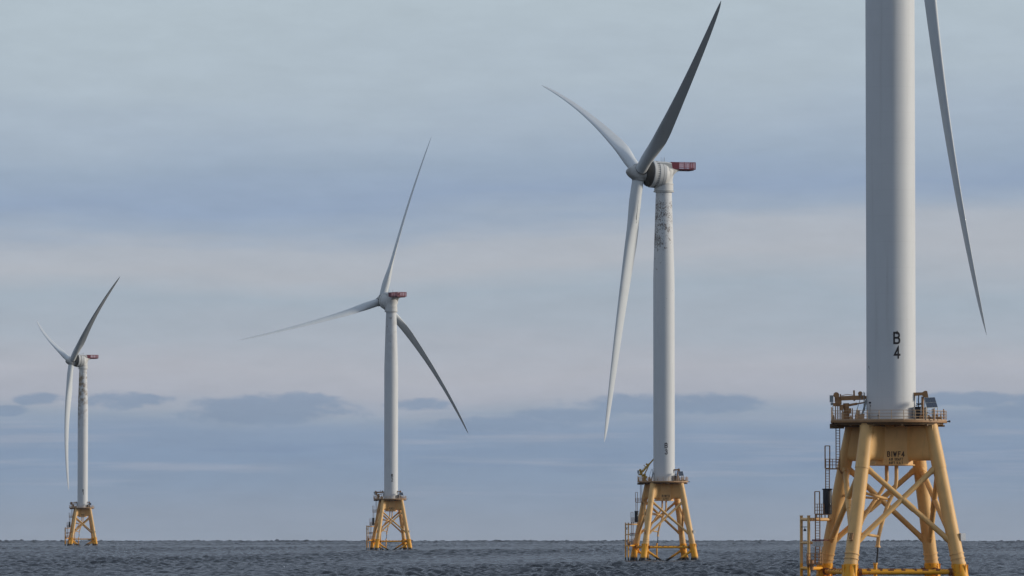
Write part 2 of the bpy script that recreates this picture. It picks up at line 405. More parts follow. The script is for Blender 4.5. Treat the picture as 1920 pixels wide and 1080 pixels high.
def f_pipe_stay(k):
    def g(mb):
        i, Y, q, r = ((1, 315, (zx(888), -1.3, z2(382)), .16), (1, 680, (zx(800), -1.9, z2(715)), .16), (2, 340, (zx(800), 0, z2(375)), .14))[k]
        mb.tube(leg_pt(i, z2(Y)), q, r, None, 10)
    return g

# ---- deck
def deck_plan(k=1.0):
    pts = []
    for i in range(28):
        a = 2*math.pi*i/28; r = 6.25*k; x, y = r*math.cos(a), r*math.sin(a)
        if x < -3.2 and abs(y) < 4.4: x = -6.75*k
        pts.append((x + .02, y))
    return pts
def f_deck(mb):
    mb.prism(deck_plan(), DECK-.22, DECK)
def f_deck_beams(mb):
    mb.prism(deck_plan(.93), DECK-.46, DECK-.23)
    for i in range(12):
        a = 2*math.pi*i/12 + .2
        mb.bar((1.5*math.cos(a), 1.5*math.sin(a), DECK-.55), (6.1*math.cos(a), 6.1*math.sin(a), DECK-.52), .18, .2)
    mb.box((zx(430), .5, DECK-.55), (1.6, 2.6, .5))
    mb.tube((zx(1130), -2, 20.35), (zx(1225), -2, 20.0), .25, None, 10)
def f_rail(mb):
    P = deck_plan(.985); n = len(P)
    for i in range(n):
        a, b = Vector((*P[i], DECK)), Vector((*P[(i+1) % n], DECK))
        for h in (1.12, .78, .42): mb.tube(a+Vector((0, 0, h)), b+Vector((0, 0, h)), .026, None, 6)
        mb.bar(a+Vector((0, 0, .08)), b+Vector((0, 0, .08)), .02, .15)
        mb.tube(a, a+Vector((0, 0, 1.12)), .036, None, 6)
        if i % 7 == 3: mb.tube(a, a+Vector((0, 0, 1.5)), .07, None, 6)
def ladder(mb, x, y, za, zb, wd=.42, r=.06):
    for s_ in (-1, 1): mb.tube((x+s_*wd/2, y, za), (x+s_*wd/2, y, zb), r, None, 6)
    n = int((zb-za)/.30)
    for k in range(n+1): mb.tube((x-wd/2, y, za+.1+k*.30), (x+wd/2, y, za+.1+k*.30), .028, None, 6)
    for s_ in (-1, 1): mb.tube((x+s_*wd/2, y+.28, za), (x+s_*wd/2, y+.28, zb), r*.7, None, 6)
def gate(mb, x0, x1, y, za, zb):
    for x in (x0, x1): mb.tube((x, y, za), (x, y, zb), .07, None, 6)
    mb.tube((x0, y, zb), (x1, y, zb), .05, None, 6); mb.tube((x0, y, (za+zb)/2), (x0, y+.5, (za+zb)/2), .04, None, 6)
    for x in (x0, x1): mb.tube((x, y+.6, za), (x, y+.6, zb), .04, None, 6)
    for x in (x0, x1): mb.tube((x, y, zb), (x, y+.6, zb), .04, None, 6)
def cagerail(mb, x0, x1, y0, y1, z, h=1.1):
    for zz in (.0, .4, .75, h):
        for (a, b) in (((x0, y0), (x1, y0)), ((x0, y1), (x1, y1)), ((x0, y0), (x0, y1))):
            mb.tube((*a, z+zz), (*b, z+zz), .03, None, 6)
    n = 4
    for k in range(n+1):
        x = x0+(x1-x0)*k/n
        for y in (y0, y1): mb.tube((x, y, z), (x, y, z+h), .032, None, 6)
LY = 1.0                                          # depth of the ladders beside the rear left leg
def f_ladder_top(mb): ladder(mb, zx(437), LY, z1(850), 20.3)
def f_rest(mb):
    mb.box(((zx(325)+zx(450))/2, LY, z1(853)), (zx(450)-zx(325), 1.3, .09)); cagerail(mb, zx(328), zx(448), LY-.6, LY+.6, z1(848), 1.05)
    gate(mb, zx(322), zx(364), LY-.5, z1(848), z1(645))
    mb.bar((zx(450), LY, z1(858)), leg_pt(2, z1(900)), .1, .16)
def f_ladder_mid(mb): ladder(mb, zx(343), LY, z1(1045), z1(850))
def f_drum(mb):
    x = zx(341); mb.lathe([(.46, z2(515)), (.50, z2(505)), (.50, z2(298)), (.60, z2(292)), (.60, z2(286)), (.3, z2(284))], 24, Matrix.Translation((x, LY, 0)))
    for k in range(5): mb.tube((x, LY, z2(505)+k*.55), (x, LY, z2(505)+k*.55+.05), .515, None, 24)
def f_rest_low(mb):
    mb.box(((zx(228)+zx(372))/2, LY, z2(518)), (zx(372)-zx(228), 1.3, .1)); cagerail(mb, zx(230), zx(310), LY-.6, LY+.6, z2(512), 1.1)
    gate(mb, zx(229), zx(272), LY-.5, z2(512), z2(312))
    for X in (245, 290, 320, 350): mb.bar((zx(X), LY-.4, z2(518)), (zx(X), LY-.4, z2(548)), .12, .12)
def f_ladder_low(mb): ladder(mb, zx(253), LY, z2(960), z2(520), .5, .07)
def f_base_cage(mb):
    z = z2(960); cagerail(mb, zx(155), zx(295), LY-.9, LY+.5, z, 1.15); mb.box(((zx(155)+zx(295))/2, LY-.2, z-.05), (zx(295)-zx(155), 1.4, .12))
    mb.tube((zx(200), LY-.5, z-.7), (zx(200), LY-.5, z+.4), .22, None, 10); mb.tube((zx(165), LY-.3, z-.4), (zx(165), LY-.3, z+.9), .12, None, 8)
F1 = (zx(103), 3.9); F2 = (zx(173), .9)
def f_fender(k):
    def g(mb):
        x, y = (F1, F2)[k]
        mb.tube((x, y, -3), (x, y, z2(528)), .17, None, 14); mb.tube((x, y, z2(534)), (x, y, z2(526)), .20, None, 14)
    return g
def f_fender_tie(kk):
  def g(mb):
    for Y, r in (((562, .19), (773, .15), (1003, .2))[kk],):
        z = z2(Y); mb.tube((F1[0], F1[1], z), (F2[0], F2[1], z), r*.9, None, 10)
        if Y == 773: mb.tube((F1[0], F1[1], z), leg_pt(2, z), r, None, 10); continue
        mb.tube((F1[0], F1[1], z), leg_pt(2, z), r, None, 12); mb.tube((F2[0], F2[1], z), leg_pt(2, z), r, None, 12)
  return g
def f_bell(mb):
    x, y = zx(138), LY+.6; mb.tube((F1[0], y, z2(630)), (F2[0], y, z2(630)), .04, None, 6)
    mb.tube((x, y, z2(632)), (x, y, z2(645)), .03, None, 6); mb.lathe([(.05, z2(645)), (.14, z2(652)), (.17, z2(662)), (.2, z2(668))], 12, Matrix.Translation((x, y, 0)))
def f_landing_sign(mb): mb.box(((zx(210)+zx(305))/2, LY-1.0, z2(783)), (zx(305)-zx(210), .06, z2(762)-z2(805)))
def f_sign_bar(mb):
    mb.box(((zx(203)+zx(314))/2, LY-1.0, z2(748)), (zx(314)-zx(203), .3, .16)); mb.tube((zx(300), LY-1, z2(748)), leg_pt(2, z2(748)), .06, None, 6)
def f_sign_text(mb):
    y = LY-1.035; z = z2(775)
    for r_ in range(3):
        x = zx(218)
        for k in range(7):
            wd = [.13, .2, .1, .22, .15, .18, .12][(k+r_*2) % 7]; 
            if x+wd > zx(299): break
            mb.add([(x, y, z-r_*.14), (x+wd, y, z-r_*.14), (x+wd, y, z-r_*.14+.06), (x, y, z-r_*.14+.06)], [(0, 1, 2, 3)]); x += wd+.06
def f_white_box(mb):
    p = leg_pt(0, z2(717)); mb.box((0, 0, 0), (.56, .5, .78), Matrix.Translation((zx(1547), p.y-.2, z2(717))) @ Matrix.Rotation(R(24), 4, 'Z')); 
def f_box_arm(mb):
    p = leg_pt(0, z2(717)); mb.bar(p, (zx(1525), p.y, z2(717)), .12, .12); mb.tube((zx(1522), p.y-.3, z2(690)), (zx(1522), p.y-.3, z2(750)), .04, None, 6)
def f_leg_bracket(mb):
    p = leg_pt(1, z2(715)); y = p.y-.83; x = zx(556)
    mb.bar((x-.28, y, z2(685)), (x-.12, y-.15, z2(740)), .06, .07); mb.bar((x+.28, y, z2(685)), (x+.12, y-.15, z2(740)), .06, .07)
    mb.bar((x-.3, y, z2(686)), (x+.3, y, z2(686)), .06, .08); mb.bar((x-.55, y-.1, z2(747)), (x+.2, y-.1, z2(747)), .2, .05)
    mb.bar((x, y, z2(688)), (x, y, z2(738)), .12, .2)

# ---- deck equipment
def f_crane_post(mb):
    mb.tube((zx(515), 0, DECK), (zx(515), 0, z1(345)), .36, .34, 16); mb.tube((zx(515), 0, z1(345)), (zx(515), 0, z1(335)), .46, None, 16)
    mb.tube((zx(515), 0, z1(335)), (zx(512), 0, z1(262)), .30, .34, 16)
    mb.box((zx(545), -.3, z1(330)), (.35, .4, .55)); mb.box((zx(470), -.2, z1(300)), (.45, .7, .6))
    for X in (418, 438, 458): mb.tube((zx(X), -.8+(X-418)*.03, DECK), (zx(X), -.8+(X-418)*.03, z1(285)), .06, None, 6)
    mb.bar((zx(500), 0, DECK+.1), (zx(470), 0, z1(300)), .1, .12); mb.bar((zx(530), 0, DECK+.1), (zx(545), 0, z1(330)), .1, .1)
def f_crane_winch(mb):
    mb.tube((zx(425), -.7, z1(190)), (zx(425), .7, z1(190)), .28, None, 18); mb.tube((zx(440), -.6, z1(262)), (zx(440), .6, z1(262)), .34, None, 18)
    mb.box((zx(432), 0, z1(225)), (.55, 1.0, .6)); mb.tube((zx(425), -.75, z1(190)), (zx(425), -.7, z1(190)), .33, None, 18)
    mb.box((zx(425), -.2, z1(275)), (.7, .8, .35)); mb.box((zx(460), .1, z1(240)), (.3, .6, .8))
    mb.tube((zx(462), -.3, z1(180)), (zx(462), -.3, z1(215)), .07, None, 8)
def f_crane_box(mb):
    mb.box((zx(382), -.2, z1(222)), (.42, .8, .75)); mb.box((zx(386), -.2, z1(268)), (.3, .6, .3))
def f_pole(mb):                                   # camera mast on the front of the deck
    x, y = zx(730), -5.6; mb.tube((x, y, DECK), (x, y, z1(278)), .035, None, 6); mb.box((x-.02, y, z1(268)), (.24, .24, .2)); mb.box((x+.03, y, z1(296)), (.12, .12, .16))
def f_pole2(mb):
    y = -5.6; x2 = zx(800); mb.tube((x2, y, DECK), (x2, y, z1(378)), .03, None, 6); mb.box((x2, y, z1(383)), (.1, .1, .2))
def f_pole3(mb):
    x3 = zx(396); mb.tube((x3, -3.2, DECK), (x3, -3.2, z1(290)), .03, None, 6); mb.box((x3, -3.2, z1(318)), (.1, .1, .3))
def f_stair(mb):
    a, b = Vector((zx(640), 0, DECK)), Vector((zx(697), 0, z1(225)))
    for y in (-.45, .45): mb.bar(a+Vector((0, y, 0)), b+Vector((0, y, 0)), .07, .2); mb.bar(a+Vector((-.5, y, .9)), b+Vector((-.5, y, .7)), .05, .06)
    for k in range(11): p = a+(b-a)*(k+.5)/11; mb.box((p.x+.1, 0, p.z), (.42, .9, .05))
    mb.tube((zx(672), -.6, z1(330)), (zx(672), -.6, z1(160)), .04, None, 6); mb.tube((zx(680), .6, z1(330)), (zx(680), .6, z1(165)), .04, None, 6)
def f_chest(mb): mb.box((zx(645), -2.4, DECK+.35), (.8, .8, .7)); mb.box((zx(645), -2.4, DECK+.72), (.86, .86, .06))
def f_chest2(mb): mb.box((zx(620), -1.6, DECK+.55), (.4, .6, 1.1)); mb.box((zx(620), -1.6, DECK+1.12), (.45, .65, .06))
def f_post(X, y, Y, r):
    def g(mb): mb.tube((zx(X), y, DECK), (zx(X), y, z1(Y)), r, None, 8); mb.tube((zx(X), y, DECK), (zx(X), y, DECK+.05), r*1.8, None, 8)
    return g
def f_davit(mb):
    x = zx(1198); mb.tube((x, -.8, DECK), (x, -.8, z1(205)), .16, .15, 12)
    rs = []
    for y in (-1.15, -.45): rs.append([(zx(1110), y, z1(170)), (zx(1195), y, z1(167)), (zx(1218), y, z1(153)), (zx(1240), y, z1(155)), (zx(1252), y, z1(218)), (zx(1226), y, z1(218)), (zx(1190), y, z1(194)), (zx(1110), y, z1(200))])
    mb.rings(rs); mb.bar((zx(1198), -.8, z1(215)), (zx(1238), -.8, z1(196)), .12, .12); mb.bar((x, -.8, z1(250)), (zx(1232), -.8, z1(212)), .1, .1)
def f_hose(mb):
    mb.path([(zx(1150), -.8, z1(180)), (zx(1164), -.8, z1(200)), (zx(1160), -.8, z1(240)), (zx(1166), -.8, z1(275)), (zx(1160), -.8, z1(300))], .06, 8)
    mb.box((zx(1150), -.8, z1(180)), (.3, .4, .3)); mb.tube((zx(1142), -.8, z1(268)), (zx(1190), -.8, z1(276)), .06, None, 6); mb.tube((zx(1142), -.5, z1(285)), (zx(1190), -.6, z1(262)), .05, None, 6)
def f_cabinet(mb): mb.box((zx(1156), -1.5, DECK+.78), (.66, .8, 1.5)); mb.box((zx(1156), -1.5, DECK+1.55), (.72, .86, .06))
def f_cabinet2(mb): mb.box((zx(1213), -.2, DECK+.85), (.5, .7, 1.3)); mb.box((zx(1213), -.2, DECK+.1), (.4, .6, .22))
PA, PB, PC_ = Vector((zx(1212), -2.6, z1(220))), Vector((zx(1305), -1.6, z1(214))), Vector((zx(1238), -3.8, z1(312)))
def f_panels(mb):
    u = PB-PA; v = PC_-PA; n_ = u.cross(v).normalized(); n_ = -n_ if n_.y > 0 else n_
    for i in (0, 1):
        for j in (0, 1):
            q = [PA + u*(i*.5+a*.5+(.02 if a == 0 else -.02)) + v*(j*.5+b*.5+(.02 if b == 0 else -.02)) for a, b in ((0, 0), (1, 0), (1, 1), (0, 1))]
            mb.add([p+n_*.05 for p in q]+[p+n_*.01 for p in q], [(0, 1, 2, 3), (7, 6, 5, 4), (0, 4, 5, 1), (1, 5, 6, 2), (2, 6, 7, 3), (3, 7, 4, 0)])
def f_panel_frame(mb):
    u = PB-PA; v = PC_-PA
    for t in (0, .5, 1): mb.bar(PA+u*t, PA+u*t+v, .06, .05); mb.bar(PA+v*t, PA+v*t+u, .06, .05)
    for p in (PC_, PC_+u, PA+u*.05, PB): mb.tube(p, (p.x, p.y, DECK), .035, None, 6)
    p = PC_+u*.5; mb.tube((p.x, p.y, z1(420)), (p.x, p.y, z1(318)), .07, None, 8)
    mb.box((zx(1235), -3.0, z1(355)), (.3, .3, .2)); mb.bar((zx(1235), -3, z1(357)), (zx(1290), -3, z1(357)), .06, .06)
def f_lamp(mb):
    mb.tube((6.1, -.5, DECK-.1), (6.45, -.5, DECK-.02), .05, None, 6); mb.lathe([(.06, -.12), (.13, -.08), (.13, .06), (.05, .12)], 10, Matrix.Translation((6.5, -.5, DECK-.04)))
def f_fit(X, h, y):
    def g(mb): mb.box((zx(X), y, DECK+h/2), (.28, .3, h)); mb.tube((zx(X), y, DECK+h), (zx(X), y, DECK+h+.12), .09, None, 8)
    return g

def f_tower(mb):
    prof = [(2.80, DECK+.01), (2.80, DECK+.25), (2.76, DECK+.27)]
    z = DECK+.27
    for z in np.linspace(24, 70, 14): prof.append((2.76, float(z)))
    for z in np.linspace(72, 95.3, 10): t = (z-72)/23.3; prof.append((2.76-.70*t**1.15, float(z)))
    mb.lathe(prof, 96)
def f_tower_door(mb):
    pass

# ---- nacelle, hub and blades
HUBX, HUBZ = 7.1, 100.25
def f_nacelle(mb):                                # local: +X toward the rotor, z measured from the waterline
    T = Matrix.Translation((0, 0, 99.65)) @ Matrix.Rotation(R(-5), 4, 'Y')
    A_ = T @ Matrix.Rotation(math.pi/2, 4, 'Y')  # lathe z -> +X
    mb.lathe([(3.1, 3.80), (3.42, 3.78), (3.52, 3.66), (3.52, 2.95), (3.40, 2.90), (3.40, 2.25), (3.52, 2.2), (3.52, .45), (3.40, .40), (3.25, 0), (2.75, -.6), (1.6, -.9), (.1, -1.0)], 64, A_)
    mb.lathe([(2.62, 95.32), (2.62, 95.62), (2.46, 95.66), (2.46, 97.3), (2.56, 97.34), (2.56, 97.5), (2.32, 97.55), (2.34, 98.6), (2.55, 99.6), (2.85, 100.9), (2.7, 101.3)], 56)
    # roof and tail that carry the hoist deck
    secs = []
    for x, w_, zb, zt in ((3.2, 2.0, 101.8, 103.12), (.4, 2.5, 100.6, 103.1), (-1.25, 2.5, 99.0, 102.9), (-1.45, 2.4, 99.2, 101.6), (-3.0, 2.0, 100.55, 101.3), (-4.6, 1.2, 101.05, 101.25)):
        secs.append([(x, -w_, zt-.35), (x, -w_*.8, zt), (x, w_*.8, zt), (x, w_, zt-.35), (x, w_*.8, zb), (x, -w_*.8, zb)])
    mb.rings(secs)
    mb.box((1.6, -1.2, 103.2), (1.0, .5, .16)); mb.box((1.0, -2.62, 101.9), (.9, .1, .7)); mb.box((3.2, 0, 103.45), (.5, 1.2, .12))
def f_seams(mb):
    T = Matrix.Translation((0, 0, 99.65)) @ Matrix.Rotation(R(-5), 4, 'Y'); A_ = T @ Matrix.Rotation(math.pi/2, 4, 'Y')
    for k in range(36):                           # bolts and ribs in the waist of the generator casing
        a = 2*math.pi*k/36; c, s_ = math.cos(a), math.sin(a)
        mb.bar(A_ @ Vector((3.44*c, 3.44*s_, 2.30)), A_ @ Vector((3.44*c, 3.44*s_, 2.85)), .12, .12)
    mb.lathe([(3.3, 1.22), (3.535, 1.22), (3.535, 1.30), (3.3, 1.30)], 64, A_, cap=False)
    mb.lathe([(2.66, 95.56), (2.66, 95.64), (2.3, 95.64)], 48, cap=False)
    for s_ in (-1, 1):
        mb.tube((.3, s_*1.0, 103.2), (.3, s_*1.0, 104.4), .03, None, 6)
        mb.tube((.0, s_*.6, 103.2), (.0, s_*.6, 104.1), .03, None, 6)
def f_genface(mb):
    T = Matrix.Translation((0, 0, 99.65)) @ Matrix.Rotation(R(-5), 4, 'Y'); A_ = T @ Matrix.Rotation(math.pi/2, 4, 'Y')
    mb.lathe([(3.0, 3.7), (3.36, 3.82), (3.34, 4.35), (3.0, 4.8), (2.2, 5.35), (1.9, 6.0)], 56, A_)
    for k in range(18):
        a = 2*math.pi*k/18; c, s_ = math.cos(a), math.sin(a)
        mb.bar(A_ @ Vector((3.2*c, 3.2*s_, 4.6)), A_ @ Vector((2.2*c, 2.2*s_, 5.4)), .1, .14)
def f_hoist(mb):
    mb.box((-4.6, 0, 101.28), (6.9, 4.3, .2)); mb.box((-5.6, 0, 101.08), (4.2, 3.5, .22))
    for s_ in (-1, 1): mb.box((-2.25, s_*2.1, 102.2), (2.1, .1, 1.7))
    mb.box((-1.25, 0, 102.2), (.1, 4.2, 1.7)); mb.box((-2.25, 0, 103.0), (2.1, 4.2, .1))
def f_hoist_rail(mb):
    for s_ in (-1, 1):
        for x in (-3.4, -4.9, -6.6, -7.1, -8.0): mb.box((x, s_*2.1, 102.2), (.13, .13, 1.65))
        for z in (101.6, 103.02): mb.box((-5.7, s_*2.1, z), (4.7, .12, .14))
    for y in (-1.1, 0, 1.1): mb.box((-8.0, y, 102.2), (.12, .12, 1.65))
    for z in (101.6, 103.02): mb.box((-8.0, 0, z), (.12, 4.2, .14))
def f_net(mb):
    for s_ in (-1, 1):
        for k in range(22): mb.tube((-3.5-k*.205, s_*2.1, 101.6), (-3.5-k*.205, s_*2.1, 103.0), .035, None, 4)
        for z in np.linspace(101.9, 102.85, 5): mb.tube((-3.4, s_*2.1, z), (-8.0, s_*2.1, z), .03, None, 4)
    for k in range(20): mb.tube((-8.0, -2.1+k*.22, 101.6), (-8.0, -2.1+k*.22, 103.0), .035, None, 4)

CH = [(0, 3.0), (.04, 3.0), (.08, 3.05), (.14, 3.4), (.21, 3.75), (.27, 3.7), (.36, 3.25), (.48, 2.7), (.6, 2.25), (.72, 1.85), (.82, 1.5), (.9, 1.15), (.95, .85), (.98, .5), (1, .08)]
TH = [(0, 1), (.04, 1), (.08, .95), (.14, .68), (.21, .45), (.27, .36), (.36, .29), (.6, .22), (1, .17)]
def interp(tab, x):
    return float(np.interp(x, [a for a, _ in tab], [b for _, b in tab]))
def rotor_frame(psi, turn):
    tau = R(5); c, s_ = math.cos, math.sin
    a = (-c(psi)*c(tau), s_(tau), s_(psi)*c(tau)); u = (s_(psi), 0, c(psi)); v = (c(psi)*s_(tau), c(tau), -s_(psi)*s_(tau))
    M = Matrix.Rotation(turn, 3, 'Z')
    return [M @ Vector((q[0], -q[2], q[1])) for q in (a, u, v)]
def blade_curve(fr, th, Rb, cone, Ba, Bt):
    a, u, v = fr; d = v*math.cos(th) + u*math.sin(th); t = -v*math.sin(th) + u*math.cos(th)
    return (lambda r: (d*math.cos(cone) + a*math.sin(cone))*(r*Rb) + (a*Ba + t*Bt)*r*r), d, t, a
def make_blade(root, hub, fr, th, Rb, cone, Ba, Bt, pitch, label=None, seg=44, scratch=False):
    cv, d, t, a = blade_curve(fr, th, Rb, cone, Ba, Bt); mb = MB(); rs = []; info = []
    for r in list(np.linspace(.022, .3, 50)) + list(np.linspace(.305, .94, 110)) + [.955, .967, .978, .987, .994, 1.0]:
        r = float(r); c = interp(CH, r); tau = interp(TH, r); w_ = min(1, max(0, (tau-.36)/.64)); w_ = w_*w_*(3-2*w_)
        p = pitch + R(14)*max(0, 1-r/.75)**1.5 - R(1)
        e1 = t*math.cos(p) + a*math.sin(p); tan = (cv(min(1, r+.01)) - cv(max(0, r-.01))).normalized()
        e1 = (e1 - tan*e1.dot(tan)).normalized(); e2 = tan.cross(e1)
        ax = .5*w_ + .32*(1-w_); ring = []
        for i in range(seg):
            q = 2*math.pi*i/seg; x = .5 - .5*math.cos(q); y_c = .5*math.sin(q)
            yt = 5*tau*(.2969*math.sqrt(max(x, 0)) - .126*x - .3516*x*x + .2843*x**3 - .1036*x**4)
            y_a = yt*(1 if math.sin(q) >= 0 else -.75) + .02*math.sin(math.pi*x)*(1-w_)
            y_a += math.copysign(.012, math.sin(q))*(1-w_)
            ring.append(cv(r) + e1*((x-ax)*c) + e2*((y_c*w_ + y_a*(1-w_))*c))
        rs.append(ring)
    mb.rings(rs)
    o = mb.build('blade', M_BLADE, root, loc=hub, ang=50)
    if scratch:                                   # a long thin dark scrape on the face of the blade
        q = MB(); vs = []
        for m_ in range(14, 30):
            ring = rs[m_]; cc = sum(ring, Vector())/seg; right = max(p.x for p in ring); left = min(p.x for p in ring); want = left + (right-left)*.78
            cand = [p for p in ring if p.y < cc.y + .02] or ring; p = min(cand, key=lambda p: abs(p.x-want)); p = Vector((want, p.y, p.z))
            vs += [p + Vector((-.07, -.05, 0)), p + Vector((.07, -.05, 0))]
        q.add(vs, [(2*k, 2*k+1, 2*k+3, 2*k+2) for k in range(len(vs)//2-1)]); q.build('scratch', M_DARK, o, smooth=False)
    o.cycles.shadow_terminator_geometry_offset = .3; o.cycles.shadow_terminator_offset = .15
    if label: o['label'] = label
    return o
def make_hub(root, hub, fr, ths):
    a, u, v = fr; M = Matrix((u, v, a)).transposed().to_4x4(); mb = MB()
    mb.lathe([(1.7, -1.9), (2.0, -1.75), (2.2, -.9), (2.28, 0), (2.15, .9), (1.85, 1.7), (1.4, 2.5), (.95, 3.1), (.5, 3.5), (.05, 3.65)], 48, M)
    for th in ths:
        d = v*math.cos(th) + u*math.sin(th)
        mb.tube(d*.6, d*1.55, 2.05, 1.72, 36); mb.tube(d*1.55, d*1.95, 1.72, 1.66, 36)
    h = mb.build('hub', M_NAC_L, root, loc=hub, ang=40)
    for th in ths:
        d = v*math.cos(th) + u*math.sin(th); q = MB(); q.tube(d*1.93, d*2.02, 1.70, None, 36); q.build('root_seal', M_GEN, h)
    return h
def f_none(mb): pass
M_NAC_L = white_steel('hub_paint', seed=16, base=(.50, .50, .48, 1), amount=.6, zlo=-9, zhi=-5, soot=.85, brown=(.12, .10, .08, 1))

TURB = [ # name, px x of tower at deck, px per metre, tower material args, rotor
 dict(n=4, x=1671.0, s=16.72, ov=7.1, hz=100.24, psi=113.5, th0=182.9, R=70.02, cone=1.96, B=[(-4, -10), (-2, -7), (-3, -8)], pitch=-92,
      label='nearest and largest wind turbine, marked B 4, its nacelle above the top of the picture',
      mat=dict(amount=.22, zlo=60, zhi=130, seed=1, size=.8)),
 dict(n=3, x=1245.2, s=7.27, ov=6.87, hz=100.12, psi=22.3, th0=60.7, R=70.34, cone=3.89, B=[(.4, -5.3), (.9, -6.0), (-.5, -9.9)], pitch=-80,
      label='wind turbine marked B 3, black specks on its tower top, yellow crane raised',
      mat=dict(amount=.98, zlo=68, zhi=88, seed=5, size=.5, side=1, brown=(.075, .042, .025, 1))),
 dict(n=2, x=733.2, s=4.69, ov=7.04, hz=99.98, psi=-57.7, th0=347.4, R=69.72, cone=.79, B=[(-.7, -5.0), (-3.0, -4.0), (1.2, -8.1)], pitch=-75,
      label='wind turbine marked B 2, rotor turned away, one blade passing behind its tower',
      mat=dict(amount=.55, zlo=60, zhi=96, seed=9, size=1.6, soot=.4, side=1, brown=(.22, .18, .14, 1))),
 dict(n=1, x=154.9, s=3.475, ov=6.67, hz=99.34, psi=23.3, th0=52.9, R=70.82, cone=7.23, B=[(-9.4, -2.3), (-9.5, -.5), (-13.8, -2.4)], pitch=-90,
      label='smallest and farthest wind turbine, at the far left, its tower top stained brown all round',
      mat=dict(amount=.95, zlo=58, zhi=88, seed=13, size=.55, soot=1.0, side=1, brown=(.19, .13, .07, 1))),
]
AZ4 = math.atan((1671-960)/F_PX)
for T in TURB:
    Y = F_PX/T['s']; az = math.atan((T['x']-960)/F_PX)
    # keep the deck at its pixel column although the camera looks slightly up
    depth = Y*math.cos(PITCH) + (DECK-CAM_H)*math.sin(PITCH)
    X = (T['x']-960)/F_PX*depth
    root = bpy.data.objects.new('wind_turbine', None); C.objects.link(root)
    root.location = (X, Y, -(X*X+Y*Y)/(2*RE)); root.rotation_euler = (0, 0, -AZ4)
    root.empty_display_size = 3
    root['label'] = T['label']; root['category'] = 'wind turbine'; root['group'] = 'wind turbines standing in a row in the sea'
    n = T['n']; turn = AZ4 - az
    # jacket
    for i in range(4): part('jacket_leg', f'leg{i}', f_leg(i), M_CREAM, root)
    for i in range(4):
        part('cross_brace', f'xa{i}', f_xbrace(i, 15.7, 6.7), M_CREAM, root); part('cross_brace', f'xb{i}', f_xbrace2(i, 15.7, 6.7), M_CREAM, root)
        part('lower_brace', f'ya{i}', f_xbrace(i, 3.2, -6.5), M_CREAM, root); part('lower_brace', f'yb{i}', f_xbrace2(i, 3.2, -6.5), M_CREAM, root)
        part('horizontal_brace', f'h{i}', f_horiz(i), [M_CREAM, M_RUSTBAND], root)
    tp = part('transition_piece', 'tp', f_transition, M_CREAM, root)
    part('base_plate', 'bp', f_lower_deck, M_CREAM, tp)
    mb = MB(); a = PHI + math.pi/4; nx, ny = math.cos(a), -math.sin(a); tx, ty = -ny, nx
    for body, hgt, zc, wmax, wd in ((f'BIWF{n}', .50, z1(722), 2.02, .23), ('AIR DRAFT', .255, z1(768), 1.62, .25), ('86FT H.A.T', .24, z1(801), 1.62, .25)):
        V, Fc = text_mesh(body, wd, .20)
        w_ = max(p[0] for p in V) - min(p[0] for p in V); k_ = wmax/w_
        mb.add([(nx*(2.156+.001*p[2]) + tx*p[0]*k_, ny*(2.156+.001*p[2]) + ty*p[0]*k_, zc + p[1]*hgt) for p in V], Fc)
    mb.build('platform_lettering', M_BROWNINK, tp, smooth=False)
    part('cable_pipe', 'pa', f_pipe_a, M_CREAM, root); part('cable_pipe', 'pb', f_pipe_b, M_CREAM, root)
    part('power_cable', 'pc', f_cable, M_DARK, root); [part('pipe_stay', f'ps{k}', f_pipe_stay(k), M_CREAM, root) for k in range(3)]
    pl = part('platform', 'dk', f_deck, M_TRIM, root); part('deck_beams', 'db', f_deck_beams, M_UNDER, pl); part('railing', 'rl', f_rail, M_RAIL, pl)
    part('upper_ladder', 'l1', f_ladder_top, M_RUSTY, root); part('rest_platform', 'r1', f_rest, M_RUSTY, root)
    part('middle_ladder', 'l2', f_ladder_mid, M_RUSTY, root); part('ladder_drum', 'dr', f_drum, M_DARK, root, 'black drum standing round the ladder')
    part('rest_platform', 'r2', f_rest_low, M_RUSTY, root); part('lower_ladder', 'l3', f_ladder_low, M_RUSTY, root); part('landing_cage', 'bc', f_base_cage, M_RUSTY, root)
    part('boat_fender', 'f1', f_fender(0), M_CREAM, root); part('boat_fender', 'f2', f_fender(1), M_CREAM, root); [part('fender_tie', f'ft{k}', f_fender_tie(k), M_CREAM, root) for k in range(3)]
    part('fog_bell', 'be', f_bell, M_DARK, root)
    sg = part('warning_sign', 'sg', f_landing_sign, M_WHITE, root); part('sign_bar', 'sb', f_sign_bar, M_RED, sg); part('sign_print', 'st', f_sign_text, M_SEAM, sg)
    bx = part('white_box', 'wb', f_white_box, M_WHITE, root); part('box_arm', 'ba', f_box_arm, M_GREY, bx)
    part('leg_bracket', 'lb', f_leg_bracket, M_RUSTY, root)
    # crane
    cm = M_YELLOW if n == 3 else M_TRIM; ck = 'y' if n == 3 else 'o'
    cr0 = part('crane', 'cp'+ck, f_crane_post, cm, root); part('crane_winch', 'cw'+ck, f_crane_winch, cm, cr0); part('crane_cabinet', 'cb', f_crane_box, M_GREY, cr0)
    P0 = Vector((zx(470), 0, z1(218))); el_ = R(48) if n == 3 else R(2); Lb = 5.4 if n == 3 else 5.2
    yaw = R(6); dr_ = Vector((math.cos(el_)*math.cos(yaw), math.cos(el_)*math.sin(yaw), math.sin(el_)))
